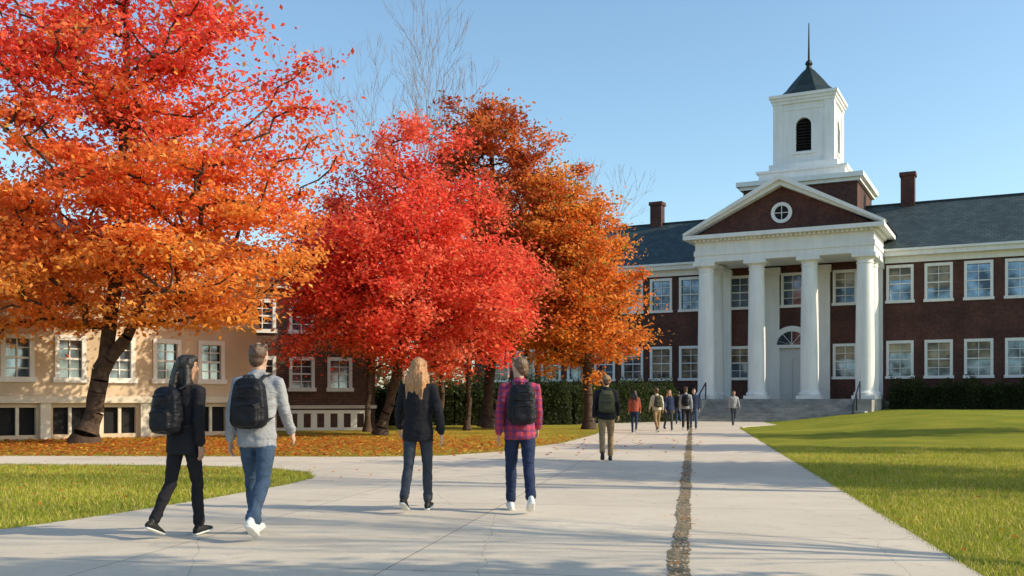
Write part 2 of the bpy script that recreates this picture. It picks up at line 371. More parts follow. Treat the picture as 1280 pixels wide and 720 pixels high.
def make_tree(name, trunk, r0, crowns, nclump, nleaf, clump=(.55, .55, .3), leaf=(.06, .12), colf=None, shell=2.4, bark=None, upb=.5, tip=.012, mind=.45, rise=.6, forks=(), droop=.10):
    e = empty(name, trunk[0]); base = np.array(trunk[0], float)
    tr = [np.array(p, float) for p in trunk]
    nodes = []; par = []
    steps = 8
    for i in range(len(tr)-1):
        for s in range(steps):
            t = s/steps; p = tr[i]*(1-t)+tr[i+1]*t+np.array([rng.normal(0, .03), rng.normal(0, .03), 0])*(len(nodes) > 0)
            nodes.append(p); par.append(len(nodes)-2)
    nodes.append(tr[-1]); par.append(len(nodes)-2)
    ntr = len(nodes)
    first = max(3, int(ntr*.3)); minr = {}
    for (fi, pts_, fr0) in forks:
        prev = fi; q = nodes[fi]
        for p in pts_:
            p = np.array(p, float)
            for s in range(1, 4):
                t = s/3; nodes.append(q*(1-t)+p*t+rng.normal(0, .03, 3)); par.append(prev); prev = len(nodes)-1; minr[prev] = fr0; fr0 *= .90
            q = p
    pts = []; tries = 0
    vol = np.array([c[3]*c[4]*c[5] for c in crowns]); vol = vol/vol.sum()
    while len(pts) < nclump and tries < nclump*30:
        tries += 1; c = crowns[rng.choice(len(crowns), p=vol)]
        v = rng.standard_normal(3); v /= np.linalg.norm(v); r = rng.random()**(1/shell)
        r *= 1+rng.normal(0, .09)
        p = np.array(c[:3])+v*r*np.array(c[3:6])
        if pts and min(np.sum((np.array(pts)-p)**2, axis=1)) < (mind*(.4+.6*rng.random()))**2: continue
        pts.append(p)
    pts = np.array(pts)
    dist = np.min([np.linalg.norm(pts-q, axis=1) for q in nodes[first:]], axis=0)
    order = np.argsort(dist); cl_nodes = []
    for i in order:
        p = pts[i]; A = np.array(nodes)
        d = np.linalg.norm(A-p, axis=1)+rise*np.maximum(0, A[:, 2]-p[2]+.15)+np.where(np.arange(len(A)) < first, 50, 0)
        d[first:ntr] *= 0.92
        j = int(np.argmin(d)); q = A[j]; L_ = np.linalg.norm(p-q)
        nseg = 1 if L_ < .5 else (2 if L_ < 1.2 else 4); prev = j
        for s in range(1, nseg+1):
            t = s/nseg; m = q*(1-t)+p*t
            m = m+np.array([0, 0, -droop*L_*math.sin(math.pi*t)*(1 if p[2] > q[2] else -1)])+(rng.normal(0, .04*L_, 3) if s < nseg else 0)
            nodes.append(m); par.append(prev); prev = len(nodes)-1
        cl_nodes.append(prev)
    A = np.array(nodes); par = np.array(par); cnt = np.ones(len(A))*0.0
    for i in cl_nodes: cnt[i] += 1
    for i in range(len(A)-1, 0, -1):
        if par[i] >= 0: cnt[par[i]] += cnt[i]
    cnt = np.maximum(cnt, .6); rr = tip+(r0-tip)*(cnt/cnt[0])**.55
    taper = np.linspace(1, .72, ntr); rr[:ntr] = np.maximum(rr[:ntr]*.8, r0*taper*.9*np.linspace(1, .5, ntr)); rr[0] = r0*1.6; rr[1] = r0*1.12
    for i_, v_ in minr.items(): rr[i_] = max(min(rr[i_], v_*1.2), v_)
    ch = np.arange(1, len(A)); P0 = A[par[ch]]; P1 = A[ch]; ra = np.minimum(rr[par[ch]], rr[ch]*1.6+.004); ra[:ntr-1] = rr[:ntr-1]; rb = rr[ch]
    V, F = tube_np(P0, P1, ra, rb, 8)
    fast('trunk_and_limbs', V-base, F, bark or M_bark, parent=e, smooth=True)
    if nleaf:
        ctr = A[cl_nodes]; src = A[par[np.array(cl_nodes)]]
        n = len(ctr); wts = rng.uniform(.3, 1.5, n); which = rng.choice(n, nleaf, p=wts/wts.sum())
        sz = rng.uniform(.6, 1.3, n)
        C = ctr[which]+rng.standard_normal((nleaf, 3))*np.array(clump)*sz[which][:, None]
        k = rng.random(nleaf) < .25; t = rng.random(nleaf)[:, None]
        C = np.where(k[:, None], ctr[which]*(1-t)+src[which]*t+rng.standard_normal((nleaf, 3))*np.array(clump)*.5, C)
        C[:, 2] = np.maximum(C[:, 2], .3)
        cb = rng.random(n); col = colf(C, cb[which])
        leafquads('foliage', C-base, rng.uniform(leaf[0], leaf[1], nleaf), col*rng.uniform(.75, 1.2, (nleaf, 1)), parent=e, upbias=upb)
    return e

def bare_tree(name, base, h, r0, seed, spread=.36):
    g = np.random.default_rng(seed); P0 = []; P1 = []; RA = []; RB = []
    def br(p, d, L_, r, dep):
        n = 3 if dep < 5 else 2
        for i in range(n):
            d2 = d+g.normal(0, .07, 3)+np.array([0, 0, .07]); d2 /= np.linalg.norm(d2)
            q = p+d2*L_/n; r2 = r*.88; P0.append(p); P1.append(q); RA.append(r); RB.append(r2); p, d, r = q, d2, r2
            if dep >= 1 and dep < 6 and g.random() < .75:
                side = g.standard_normal(3); side -= d*side.dot(d); side /= np.linalg.norm(side)
                dd = d*math.cos(spread*1.5)+side*math.sin(spread*1.5); br(p, dd/np.linalg.norm(dd), L_*.5, max(r*.45, .006), dep+2)
        if dep < 7:
            for k_ in range(2 if dep else 3):
                side = g.standard_normal(3); side -= d*side.dot(d); side /= np.linalg.norm(side)
                a = spread*g.uniform(.6, 1.2); dd = d*math.cos(a)+side*math.sin(a)+np.array([0, 0, .12]); br(p, dd/np.linalg.norm(dd), L_*g.uniform(.66, .80), max(r*.66, .006), dep+1)
    br(np.zeros(3), np.array([0, 0, 1.]), h*.30, r0, 0)
    e = empty(name, base)
    V, F = tube_np(np.array(P0), np.array(P1), np.array(RA), np.array(RB), 5)
    fast('trunk_and_limbs', V, F, M_barkg, parent=e, smooth=True)

def lerp(a, b, t): return np.array(a)*(1-t)+np.array(b)*t
def col1(C, cb):
    t = np.clip((C[:, 2]-3.0)/7.6+(cb-.5)*.55-.06*(C[:, 0]+12)/5, 0, 1)[:, None]
    c = np.where(t < .5, lerp((.90, .39, .08), (.90, .24, .06), np.minimum(t*2, 1)), lerp((.90, .24, .06), (.87, .11, .07), np.clip(t*2-1, 0, 1)))
    r = rng.random((len(C), 1)); return np.where(r < .08, np.array([.90, .50, .14]), c)
def col2(C, cb):
    t = cb[:, None]; c = lerp((.86, .09, .06), (.93, .22, .12), t)
    r = rng.random((len(C), 1)); return np.where(r < .06, np.array([.90, .36, .13]), c)
def col3(C, cb):
    t = cb[:, None]; c = lerp((.50, .09, .035), (.80, .24, .06), t)
    r = rng.random((len(C), 1)); return np.where(r < .10, np.array([.26, .17, .05]), c)
def col4(C, cb):
    t = cb[:, None]; c = lerp((.76, .19, .035), (.90, .37, .07), t)
    r = rng.random((len(C), 1)); return np.where(r < .12, np.array([.36, .28, .06]), c)
def colg(C, cb): return lerp((.03, .045, .015), (.06, .08, .022), cb[:, None])

make_tree('maple_tree', [(-12.7, 29.6, 0), (-12.1, 29.6, 2.5), (-11.5, 29.4, 6.5), (-11.4, 29.4, 12.0)], .34,
          [(-11.8, 29.3, 8.6, 6.0, 5.0, 5.2), (-14.5, 29, 5.8, 4.8, 4.2, 2.5), (-8.9, 29, 6.0, 3.3, 3.5, 2.8), (-12.5, 28.8, 12.0, 4.4, 3.6, 3.4), (-14.0, 28.6, 4.4, 4.6, 3.6, 1.3), (-9.6, 28.6, 4.7, 3.0, 3.0, 1.5), (-6.4, 29.4, 9.4, 1.9, 1.8, 1.3)],
          390, 80000, (.58, .58, .15), (.055, .115), col1, shell=2.4, mind=.95, forks=[(7, [(-11.3, 29.3, 3.2), (-10.6, 29.2, 4.6), (-9.6, 29.1, 6.2)], .17), (13, [(-13.3, 29.5, 5.8), (-14.6, 29.4, 7.6)], .12)])
make_tree('red_maple_tree', [(-4.9, 37, 0), (-4.3, 37, 2.2), (-3.6, 36.8, 6), (-3.5, 36.8, 9.8)], .22,
          [(-3.5, 36.5, 5.6, 4.4, 3.8, 3.6), (-3.5, 36.6, 8.4, 2.6, 2.6, 3.0), (-5.6, 36.2, 6.2, 2.8, 2.6, 3.4), (-1.5, 36.5, 4.9, 2.7, 2.6, 2.8), (-7.3, 36, 5.2, 1.8, 2, 2.6)],
          400, 72000, (.38, .38, .26), (.055, .11), col2, shell=2.4, mind=.65)
make_tree('oak_tree', [(-1.2, 46, 0), (-.9, 46, 4), (-.8, 46, 9), (-1.0, 46, 14)], .3,
          [(-.7, 45.5, 9.5, 3.6, 3.0, 5.3), (-1.4, 45.5, 13, 2.3, 2.0, 2.7), (.8, 45.5, 6.8, 2.9, 2.6, 4.2), (1.4, 45.5, 10.4, 1.8, 1.8, 2.4)],
          320, 50000, (.44, .44, .22), (.06, .13), col3, shell=2.3, mind=.68)
make_tree('oak_tree', [(3.4, 44, 0), (3.3, 44, 3), (3.1, 44, 7), (2.9, 44, 10)], .24,
          [(2.7, 43.7, 6.4, 2.7, 2.5, 4.3), (2.5, 43.7, 9.0, 1.7, 1.7, 2.5), (3.9, 43.6, 4.8, 1.9, 2.0, 2.9), (1.2, 43.4, 4.6, 2.0, 2.0, 2.4)],
          270, 42000, (.40, .40, .20), (.06, .12), col4, shell=2.3, mind=.62)
for (x, y, h, cf) in ((-3.0, 41.5, 7.5, col3), (-1.9, 42.3, 7.0, col2), (.6, 47.5, 8, col3), (-5.9, 40.5, 7, col3)):
    make_tree('young_tree', [(x, y, 0), (x+.1, y, 2.5), (x+.1, y, h)], .13, [(x, y, h*.68, 1.9, 1.8, h*.3)], 70, 5500, (.35, .35, .25), (.06, .12), cf, mind=.5)
make_tree('young_tree', [(-16.6, 34.5, 0), (-16.4, 34.5, 2), (-16.2, 34.5, 4.4)], .08, [(-16.3, 34.5, 3.4, 1.5, 1.3, 1.2)], 60, 3000, (.28, .28, .2), (.05, .09), col2, mind=.4)
bare_tree('bare_tree', (-6.2, 54, 0), 20.5, .17, 3)
bare_tree('bare_tree', (4.6, 60, 0), 15.5, .14, 8)
# trees standing on the lawn to the right of the view
bare_tree('bare_tree', (9.6, 6.3, 0), 10, .16, 21)
bare_tree('bare_tree', (11.6, 12.4, 0), 13, .17, 22)
for (x, y, h, r, nl) in ((9.2, 4.7, 8.5, 1.0, 4500), (15.6, 13.7, 9.5, 2.0, 8000), (12.9, 17.0, 9.0, 2.2, 8000), (17.6, 24.0, 10, 2.6, 9000), (23.0, 33, 11, 3.0, 9000), (13.5, 1.2, 12, 1.5, 5000)):
    z0 = float(gh(x, y))
    make_tree('lawn_tree', [(x, y, z0), (x+.1, y, 2.2), (x, y+.2, 5), (x, y, h*.9)], .2, [(x, y, h*.62, r, r*.8, h*.34)], 110, nl, (.36 if r > 1.5 else .25, .36 if r > 1.5 else .25, .2), (.08, .15), col4, shell=1.8, mind=.7 if r > 1.5 else .4)

def hedge(name, pts, wid, h, n, colf=colg, size=(.05, .11), lump=.12):
    e = empty(name, (pts[0][0], pts[0][1], 0)); base = np.array([pts[0][0], pts[0][1], 0.])
    P = np.array(pts, float); seg = np.linalg.norm(np.diff(P, axis=0), axis=1); cum = np.concatenate([[0], np.cumsum(seg)])
    s = rng.uniform(0, cum[-1], n); k = np.clip(np.searchsorted(cum, s)-1, 0, len(seg)-1); t = ((s-cum[k])/seg[k])[:, None]
    c = P[k]*(1-t)+P[k+1]*t; d = (P[k+1]-P[k])/seg[k][:, None]; nr = np.stack([-d[:, 1], d[:, 0]], 1)
    a = rng.uniform(0, np.pi, n)
    bumpy = 1+lump*np.sin(s*1.9)+lump*np.sin(s*4.3+1.3)+.05*rng.standard_normal(n)
    ra = np.minimum(1, .72+.3*rng.random(n))
    w_ = np.sign(np.cos(a))*np.abs(np.cos(a))**.5*wid*ra*bumpy; z = np.abs(np.sin(a))**.6*h*ra*bumpy
    low = rng.random(n) < .35; z = np.where(low, rng.uniform(0, 1, n)*h*.8, z)
    xy = c+nr*w_[:, None]; zz = z+gh(xy[:, 0], xy[:, 1])
    C = np.stack([xy[:, 0], xy[:, 1], zz], 1)
    leafquads('foliage', C-base, rng.uniform(*size, n), colf(C, rng.random(n)), parent=e, upbias=.2)
    b = B()
    for i in range(len(P)-1):
        p, q = P[i], P[i+1]; dd = (q-p)/np.linalg.norm(q-p); nn = np.array([-dd[1], dd[0]])*wid*.6
        z0 = float(gh(*p)); z1 = float(gh(*q))
        VV = [(*(p-nn-base[:2]), z0-.1), (*(q-nn-base[:2]), z1-.1), (*(q+nn-base[:2]), z1-.1), (*(p+nn-base[:2]), z0-.1),
              (*(p-nn*.7-base[:2]), z0+h*.72), (*(q-nn*.7-base[:2]), z1+h*.72), (*(q+nn*.7-base[:2]), z1+h*.72), (*(p+nn*.7-base[:2]), z0+h*.72)]
        b.add(VV, [(0,3,2,1),(4,5,6,7),(0,1,5,4),(1,2,6,5),(2,3,7,6),(3,0,4,7)])
    b.make('stems', sm('hedge_stems', (.02, .024, .012), .95), e)
    return e
hedge('hedge', [(-9, 50.5), (-3, 51), (3, 52.5), (7.0, 56.5), (9.2, 59.0)], .8, 2.3, 30000, lump=.09)

def colfar(C, cb):
    t = cb[:, None]; return lerp((.10, .06, .03), (.28, .12, .04), t)
n = 22000; nc = 160
cx = rng.uniform(-130, 150, nc); cy = rng.uniform(105, 135, nc); chh = rng.uniform(5, 9.5, nc); wc = rng.integers(0, nc, n)
C = np.stack([cx[wc]+rng.normal(0, 2.2, n), cy[wc]+rng.normal(0, 1.5, n), chh[wc]*(.15+.75*rng.random(n))*1.0], 1)
leafquads('distant_trees', C, rng.uniform(.25, .6, n), colfar(C, rng.random(nc)[wc]), upbias=.2)

# ------------------------------------------------------------------ building components
def wall_holes(b, x0, x1, z0, z1, holes, y, depth=.22):
    xs = sorted(set([x0, x1]+[h[0] for h in holes]+[h[1] for h in holes])); zs = sorted(set([z0, z1]+[h[2] for h in holes]+[h[3] for h in holes]))
    for i in range(len(xs)-1):
        for j in range(len(zs)-1):
            mx, mz = (xs[i]+xs[i+1])/2, (zs[j]+zs[j+1])/2
            if any(h[0] < mx < h[1] and h[2] < mz < h[3] for h in holes): continue
            b.add([(xs[i], y, zs[j]), (xs[i+1], y, zs[j]), (xs[i+1], y, zs[j+1]), (xs[i], y, zs[j+1])], [(0, 1, 2, 3)])
    for (xa, xb, za, zb) in holes:
        yy = y+depth
        b.add([(xa,y,za),(xb,y,za),(xb,y,zb),(xa,y,zb),(xa,yy,za),(xb,yy,za),(xb,yy,zb),(xa,yy,zb)], [(0,4,5,1),(1,5,6,2),(2,6,7,3),(3,7,4,0)])

def window(fr, gl, xa, xb, za, zb, y, cols=3, rows=4, fw=.09, sill=True, refl=None):
    fr.box(xa-.08, xa+fw, y-.05, y+.12, za, zb); fr.box(xb-fw, xb+.08, y-.05, y+.12, za, zb)
    fr.box(xa-.08, xb+.08, y-.053, y+.123, zb-fw, zb+.10)
    if sill: fr.box(xa-.14, xb+.14, y-.12, y+.125, za-.12, za+.05)
    mz = (za+zb)/2; fr.box(xa+fw, xb-fw, y+.06, y+.13, mz-.035, mz+.035)
    for i in range(1, cols):
        x = xa+(xb-xa)*i/cols; fr.box(x-.018, x+.018, y+.085, y+.132, za+.05, zb-fw)
    for j in range(1, rows):
        if j*2 == rows: continue
        z = za+(zb-za)*j/rows; fr.box(xa+fw, xb-fw, y+.088, y+.134, z-.018, z+.018)
    zs = za
    if refl is not None:          # cream panel hung from the top, painting in a warm reflection
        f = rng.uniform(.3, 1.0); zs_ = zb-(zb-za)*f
        refl.add([(xa, y+.139, zs_), (xb, y+.139, zs_), (xb, y+.139, zb), (xa, y+.139, zb)], [(0, 1, 2, 3)])
    t1, t2 = np.clip(rng.normal(0, .004, 2), -.0045, .0045)
    gl.add([(xa, y+.15+t1, zs), (xb, y+.15-t1, zs), (xb, y+.15-t1+t2, zb), (xa, y+.15+t1+t2, zb)], [(0, 1, 2, 3)])

# ================= main hall
TH = R(27)
hall = empty('brick_hall_with_bell_tower', (16.82, 64.0, 0), -TH)
CX = 1.45; FZ = 1.35
wb, fr, gl, warm, wt, st, ir = B(), B(), B(), B(), B(), B(), B()
holes = []
xs_r = [7.6+2.17*i for i in range(11)]; xs_l = [-5.5-2.05*i for i in range(8)]
for x in xs_r+xs_l:
    holes += [(x-.70, x+.70, 7.3, 9.4), (x-.70, x+.70, 2.7, 4.8)]
for x in (-2.2, 1.2, 4.4): holes.append((x-.65, x+.65, 7.3, 9.3))
for x in (-2.2, 4.4): holes.append((x-.65, x+.65, 2.7, 4.7))
door = (1.2-.85, 1.2+.85, FZ, 5.2)
wall_holes(wb, -22, 31, 1.0, 10.25, holes+[door], 0.0)
wb.box(-22, 31, 9.9, 10.0, 0, 10.25)
wb.add([(-22, 0, 0), (-22, 9.9, 0), (-22, 9.9, 10.25), (-22, 5, 14), (-22, 0, 10.25)], [(0, 4, 3, 2, 1)])
wb.add([(31, 0, 0), (31, 9.9, 0), (31, 9.9, 10.25), (31, 5, 14), (31, 0, 10.25)], [(0, 1, 2, 3, 4)])
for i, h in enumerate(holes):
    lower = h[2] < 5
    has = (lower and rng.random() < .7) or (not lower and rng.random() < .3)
    window(fr, gl, *h, 0.0, 2, 4, .08, refl=warm if has else None)
st.box(-22.1, 31.1, -.12, .1, 0, 1.0); st.box(-22.1, 31.1, -.18, .1, 1.0, 1.22)
wt.box(-22.3, CX-5.3, -.12, .05, 9.62, 10.0); wt.box(CX+5.3, 31.3, -.12, .05, 9.62, 10.0)
wt.box(-22.5, CX-5.2, -.55, .05, 10.0, 10.28); wt.box(CX+5.2, 31.5, -.55, .05, 10.0, 10.28)
wt.box(-22.6, CX-5.2, -.68, -.02, 10.28, 10.42); wt.box(CX+5.2, 31.6, -.68, -.02, 10.28, 10.42)
rf = B()
rf.add([(-22.6, -.6, 10.43), (31.6, -.6, 10.43), (31.6, 5, 14.1), (-22.6, 5, 14.1), (31.6, 10.6, 10.43), (-22.6, 10.6, 10.43)], [(0, 1, 2, 3), (3, 2, 4, 5)])
rf.add([(-22.6, -.6, 10.42), (31.6, -.6, 10.42), (31.6, 10.6, 10.42), (-22.6, 10.6, 10.42)], [(3, 2, 1, 0)])
rf.box(-22.6, 31.6, 4.9, 5.1, 14.0, 14.18)
AP = 14.5; HW = 5.85
rf.add([(CX-HW-.05, -4.9, 11.46), (CX, -4.9, AP+.08), (CX, 6, AP+.08), (CX-HW-.05, 6, 11.46), (CX+HW+.05, -4.9, 11.46), (CX+HW+.05, 6, 11.46)], [(0, 1, 2, 3), (1, 4, 5, 2)])
ch = B()
for (x, z) in ((-9.5, 15.7), (7.6, 16.1), (22, 16)):
    ch.box(x-.42, x+.42, 4.6, 5.4, 12.5, z-.25); ch.box(x-.5, x+.5, 4.52, 5.48, z-.25, z)
st.box(CX-5.35, CX+5.35, -4.9, -.19, 0, FZ)
for i in range(8):
    st.box(CX-4.4, CX+4.4, -4.9-.34*(i+1), -4.9-.34*i, 0, FZ-.168*(i+1) if i < 7 else .02)
for s in (-1, 1):
    xa, xb = sorted((CX+s*4.4, CX+s*5.3)); st.box(xa, xb, -6.2, -4.9, 0, FZ-.05)
    xa, xb = sorted((CX+s*4.4, CX+s*5.1)); st.box(xa, xb, -7.5, -6.2, 0, FZ*.5)
cols = B(); PX = [CX-4.68, CX-1.56, CX+1.56, CX+4.68]
def column(x, y):
    cols.box(x-.66, x+.66, y-.66, y+.66, FZ, FZ+.2)
    cols.lathe([(.60, FZ+.2), (.64, FZ+.27), (.63, FZ+.36), (.56, FZ+.42), (.53, FZ+.5), (.53, 4.0), (.50, 6.5), (.45, 9.15), (.49, 9.18), (.49, 9.24), (.45, 9.27), (.46, 9.38), (.60, 9.52)], x, y, 32)
    cols.box(x-.66, x+.66, y-.66, y+.66, 9.52, 9.75)
for x in PX: column(x, -4.15)
for x in (PX[0], PX[3]): column(x, -2.1)
for x in PX:
    wt.box(x-.5, x+.5, -.24, .04, FZ, 9.3); wt.box(x-.58, x+.58, -.32, .04, 9.3, 9.75)
e0, e1 = CX-5.25, CX+5.25
for (g, za, zb) in ((0, 9.75, 10.15), (.05, 10.15, 10.45), (-.02, 10.45, 11.0), (.12, 11.0, 11.12)):
    wt.box(e0-g, e1+g, -4.72-g, -3.6, za, zb); wt.box(e0-g, e0+1.05, -3.6, 0.03, za, zb); wt.box(e1-1.05, e1+g, -3.6, .03, za, zb)
wt.box(CX-HW, CX+HW, -5.25, .5, 11.12, 11.36)
nd = 40
for i in range(nd):
    x = e0+(e1-e0)*(i+.5)/nd; wt.box(x-.07, x+.07, -4.98, -4.80, 10.98, 11.119)
for i in range(15):
    y = -4.6+i*.27; wt.box(e1+.06, e1+.24, y-.07, y+.07, 10.98, 11.119)
wt.box(e0+1.06, e1-1.06, -3.59, -.33, 9.85, 9.95)
ty = B(); ty.prism([(CX-5.3, 11.37), (CX+5.3, 11.37), (CX, AP-.25)], -4.45, -4.3)
ang = math.atan2(AP-11.36, HW)
for s in (-1, 1):
    for (y0, off0, off1) in ((-5.25, -.16, .10), (-5.02, -.42, -.163)):
        nxn, nzn = math.sin(ang)*s, math.cos(ang)
        a = (CX+s*HW, 11.40); c = (CX, AP)
        def off(p, o, vert=False): return (p[0]+nxn*o, p[1]+nzn*o) if not vert else (p[0], p[1]+o/math.cos(ang))
        prof = [off(a, off0), off(c, off0, True), off(c, off1, True), off(a, off1)]
        if s == 1: prof = prof[::-1]
        wt.prism([(p[0], max(p[1], 11.361)) for p in prof], y0, -4.2)
rw = B(); k = 28; V = []; F = []
for r, y in ((.62, -4.47), (.62, -4.58), (.42, -4.58), (.42, -4.47)):
    for i in range(k): V.append((CX+r*math.cos(2*math.pi*i/k), y, 12.45+r*math.sin(2*math.pi*i/k)))
for j in range(3):
    for i in range(k): F.append((j*k+i, j*k+(i+1) % k, (j+1)*k+(i+1) % k, (j+1)*k+i))
wt.add(V, F)
rw.add([(CX+.43*math.cos(2*math.pi*i/k), -4.47, 12.45+.43*math.sin(2*math.pi*i/k)) for i in range(k)], [tuple(range(k-1, -1, -1))])
wt.box(CX-.02, CX+.02, -4.52, -4.475, 12.04, 12.86); wt.box(CX-.41, CX+.41, -4.523, -4.476, 12.43, 12.47)
dr = B()
dx = 1.2
wt.box(dx-1.25, dx-.86, -.22, .05, FZ, 4.6); wt.box(dx+.86, dx+1.25, -.22, .05, FZ, 4.6)
prof = [(dx-1.3, 4.6), (dx+1.3, 4.6)]+[(dx+1.3*math.cos(a), 4.75+1.25*math.sin(a)) for a in np.linspace(0, math.pi, 17)]
wt.prism(prof, -.26, -.02)
fan = [(dx+.95*math.cos(a), 4.8+.85*math.sin(a)) for a in np.linspace(0, math.pi, 15)]
gl.add([(p[0], -.275, p[1]) for p in fan], [tuple(range(15))[::-1]])
for a in np.linspace(.3, math.pi-.3, 5):
    wt.prism([(dx-.02, 4.8), (dx+.02, 4.8), (dx+.92*math.cos(a)+.02, 4.8+.82*math.sin(a)), (dx+.92*math.cos(a)-.02, 4.8+.82*math.sin(a))], -.30, -.28)
dr.box(dx-.84, dx-.01, .02, .09, FZ, 3.9); dr.box(dx+.01, dx+.84, .02, .09, FZ, 3.9); dr.box(dx-.84, dx+.84, .0, .1, 3.9, 4.6)
for s in (-1, 1):
    for (za, zb) in ((1.6, 2.4), (2.55, 3.7)):
        xa, xb = sorted((dx+s*.14, dx+s*.7)); dr.box(xa, xb, -.01, .02, za, zb)
for x in (CX+4.5, CX-4.5):
    for (y, z) in ((-4.9, FZ), (-6.2, FZ*.5), (-7.55, 0)):
        ir.box(x-.03, x+.03, y-.03, y+.03, z, z+1.0)
    ir.add([(x-.03, -4.9, FZ+.95), (x+.03, -4.9, FZ+.95), (x+.03, -7.55, .93), (x-.03, -7.55, .93), (x-.03, -4.9, FZ+1.02), (x+.03, -4.9, FZ+1.02), (x+.03, -7.55, 1.0), (x-.03, -7.55, 1.0)],
           [(0,1,2,3),(7,6,5,4),(0,4,5,1),(1,5,6,2),(2,6,7,3),(3,7,4,0)])
TX, TY = 1.4, 4.4
wb.box(TX-3.6, TX+3.6, TY-3.4, TY+3.4, 10.5, 15.35)
wt.box(TX-3.8, TX+3.8, TY-3.6, TY+3.6, 15.1, 15.32); wt.box(TX-4.0, TX+4.0, TY-3.8, TY+3.8, 15.32, 15.62)
wt.box(TX-2.75, TX+2.75, TY-2.75, TY+2.75, 15.62, 16.25); wt.box(TX-2.9, TX+2.9, TY-2.9, TY+2.9, 16.25, 16.4)
wt.box(TX-2.2, TX+2.2, TY-2.2, TY+2.2, 16.4, 16.9)
S = 1.9
for rot in range(4):
    sub = B(); hole = [(-.5, .5, 17.7, 19.9)]
    wall_holes(sub, -S, S, 16.9, 21.1, hole, -S, .3)
    for s in (-1, 1):
        pr = [(s*.5, 19.4)]+[(s*.5*math.cos(a), 19.4+.5*math.sin(a)) for a in np.linspace(0, math.pi/2, 9)[1:]]+[(s*.5, 19.9)]
        if s == -1: pr = pr[::-1]
        sub.prism(pr, -S+.01, -S+.28)
    for s in (-1, 1):
        xa, xb = sorted((s*1.35, s*(S+.06))); sub.box(xa, xb, -S-.07, -S+.02 if rot % 2 else -S+.015, 16.9, 20.9)
        xa, xb = sorted((s*.51, s*.66)); sub.box(xa, xb, -S-.05, -S+.01, 17.6, 19.4)
    ar = np.linspace(0, math.pi, 15)
    V = [(.66*math.cos(a), -S-.05, 19.4+.66*math.sin(a)) for a in ar]+[(.51*math.cos(a), -S-.05, 19.4+.51*math.sin(a)) for a in ar]
    sub.add(V, [(i, i+1, 15+i+1, 15+i) for i in range(14)])
    sub.box(-.75, .75, -S-.12, -S+.05, 17.5, 17.62)
    sub.box(-1.3, 1.3, -S-.04, -S+.012, 20.45, 20.6)
    ca, sa = math.cos(rot*math.pi/2), math.sin(rot*math.pi/2)
    wt.add([(TX+x*ca-y*sa, TY+x*sa+y*ca, z) for x, y, z in sub.V], sub.F)
wt.box(TX-2.02, TX+2.02, TY-2.02, TY+2.02, 20.9, 21.1); wt.box(TX-2.1, TX+2.1, TY-2.1, TY+2.1, 21.1, 21.3); wt.box(TX-2.2, TX+2.2, TY-2.2, TY+2.2, 21.3, 21.5)
dk = B(); dk.box(TX-1.55, TX+1.55, TY-1.55, TY+1.55, 17.0, 20.8)
for i in range(10):
    z = 17.75+i*.2; dk.box(TX-.5, TX+.5, TY-S+.1, TY-S+.3, z, z+.05)
cr = B()
cr.lathe([(2.1, 21.5), (2.12, 21.62), (1.9, 21.85), (1.5, 22.2), (1.15, 22.65), (.8, 23.05), (.45, 23.45), (.22, 23.65), (.16, 23.85), (.26, 23.98), (.2, 24.15), (.08, 24.25), (.06, 25.2), (.035, 26.7), (.01, 26.8)], TX, TY, 8, math.pi/8)
wb.make('brick_walls', M_brick, hall); fr.make('window_frames', M_white, hall); gl.make('window_glass', M_glass, hall); warm.make('warm_reflection_panels', M_warmrefl, hall)
wt.make('white_trim', M_white, hall); st.make('stone_base_and_steps', M_stone, hall); ir.make('handrails', M_iron, hall); rf.make('slate_roof', M_slate, hall)
ch.make('chimneys', M_brick, hall)
cols.make('columns', M_white, hall)
ty.make('pediment_brick', M_brick, hall); rw.make('round_window', M_dark, hall); dr.make('door', sm('door_paint', (.58, .58, .58), .5, .05), hall); dk.make('belfry_louvers', M_dark, hall)
cr.make('tower_roof', M_copper, hall)
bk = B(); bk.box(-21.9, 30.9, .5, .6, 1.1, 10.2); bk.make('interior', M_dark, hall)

def hp(u, v):
    return (16.82+u*math.cos(TH)-v*math.sin(TH), 64-u*math.sin(TH)-v*math.cos(TH))
hedge('hedge', [hp(7.2, 1.6), hp(14, 1.7), hp(22, 1.6), hp(30, 1.7)], .8, 1.65, 24000, size=(.05, .1))
hedge('hedge', [hp(-5.0, 1.4), hp(-13, 1.5), hp(-20, 1.5)], .8, 1.9, 12000)

# ================= cream building (left)
a = Vector((-25.5, 24.5)); b_ = Vector((-9.6, 37.4)); ln = (b_-a).length; ang = math.atan2(b_.y-a.y, b_.x-a.x)
cb = empty('cream_building', (a.x, a.y, 0), ang)
wb, fr, gl, wt, dk, rf = B(), B(), B(), B(), B(), B()
hs = []; bs = []
x = .9
while x < ln-1:
    hs += [(x-.42, x+.42, 2.0, 3.35), (x-.42, x+.42, 4.5, 5.8)]; bs.append((x-.55, x+.55, .15, 1.05)); x += 1.62
wall_holes(wb, 0, ln, 0, 6.8, hs+bs, 0); wb.box(0, ln, 7.9, 8, 0, 6.8)
wb.add([(ln, 0, 0), (ln, 8, 0), (ln, 8, 6.8), (ln, 0, 6.8)], [(0, 1, 2, 3)]); wb.add([(0, 0, 0), (0, 8, 0), (0, 8, 6.8), (0, 0, 6.8)], [(3, 2, 1, 0)])
for h in hs: window(fr, gl, *h, 0.0, 2, 4, .06)
for h in bs:
    dk.add([(h[0], .2, h[2]), (h[1], .2, h[2]), (h[1], .2, h[3]), (h[0], .2, h[3])], [(0, 1, 2, 3)])
    wt.box((h[0]+h[1])/2-.05, (h[0]+h[1])/2+.05, .05, .15, h[2], h[3])
    wt.box(h[1]+.1, h[1]+.42, -.16, .02, 0, 1.2)
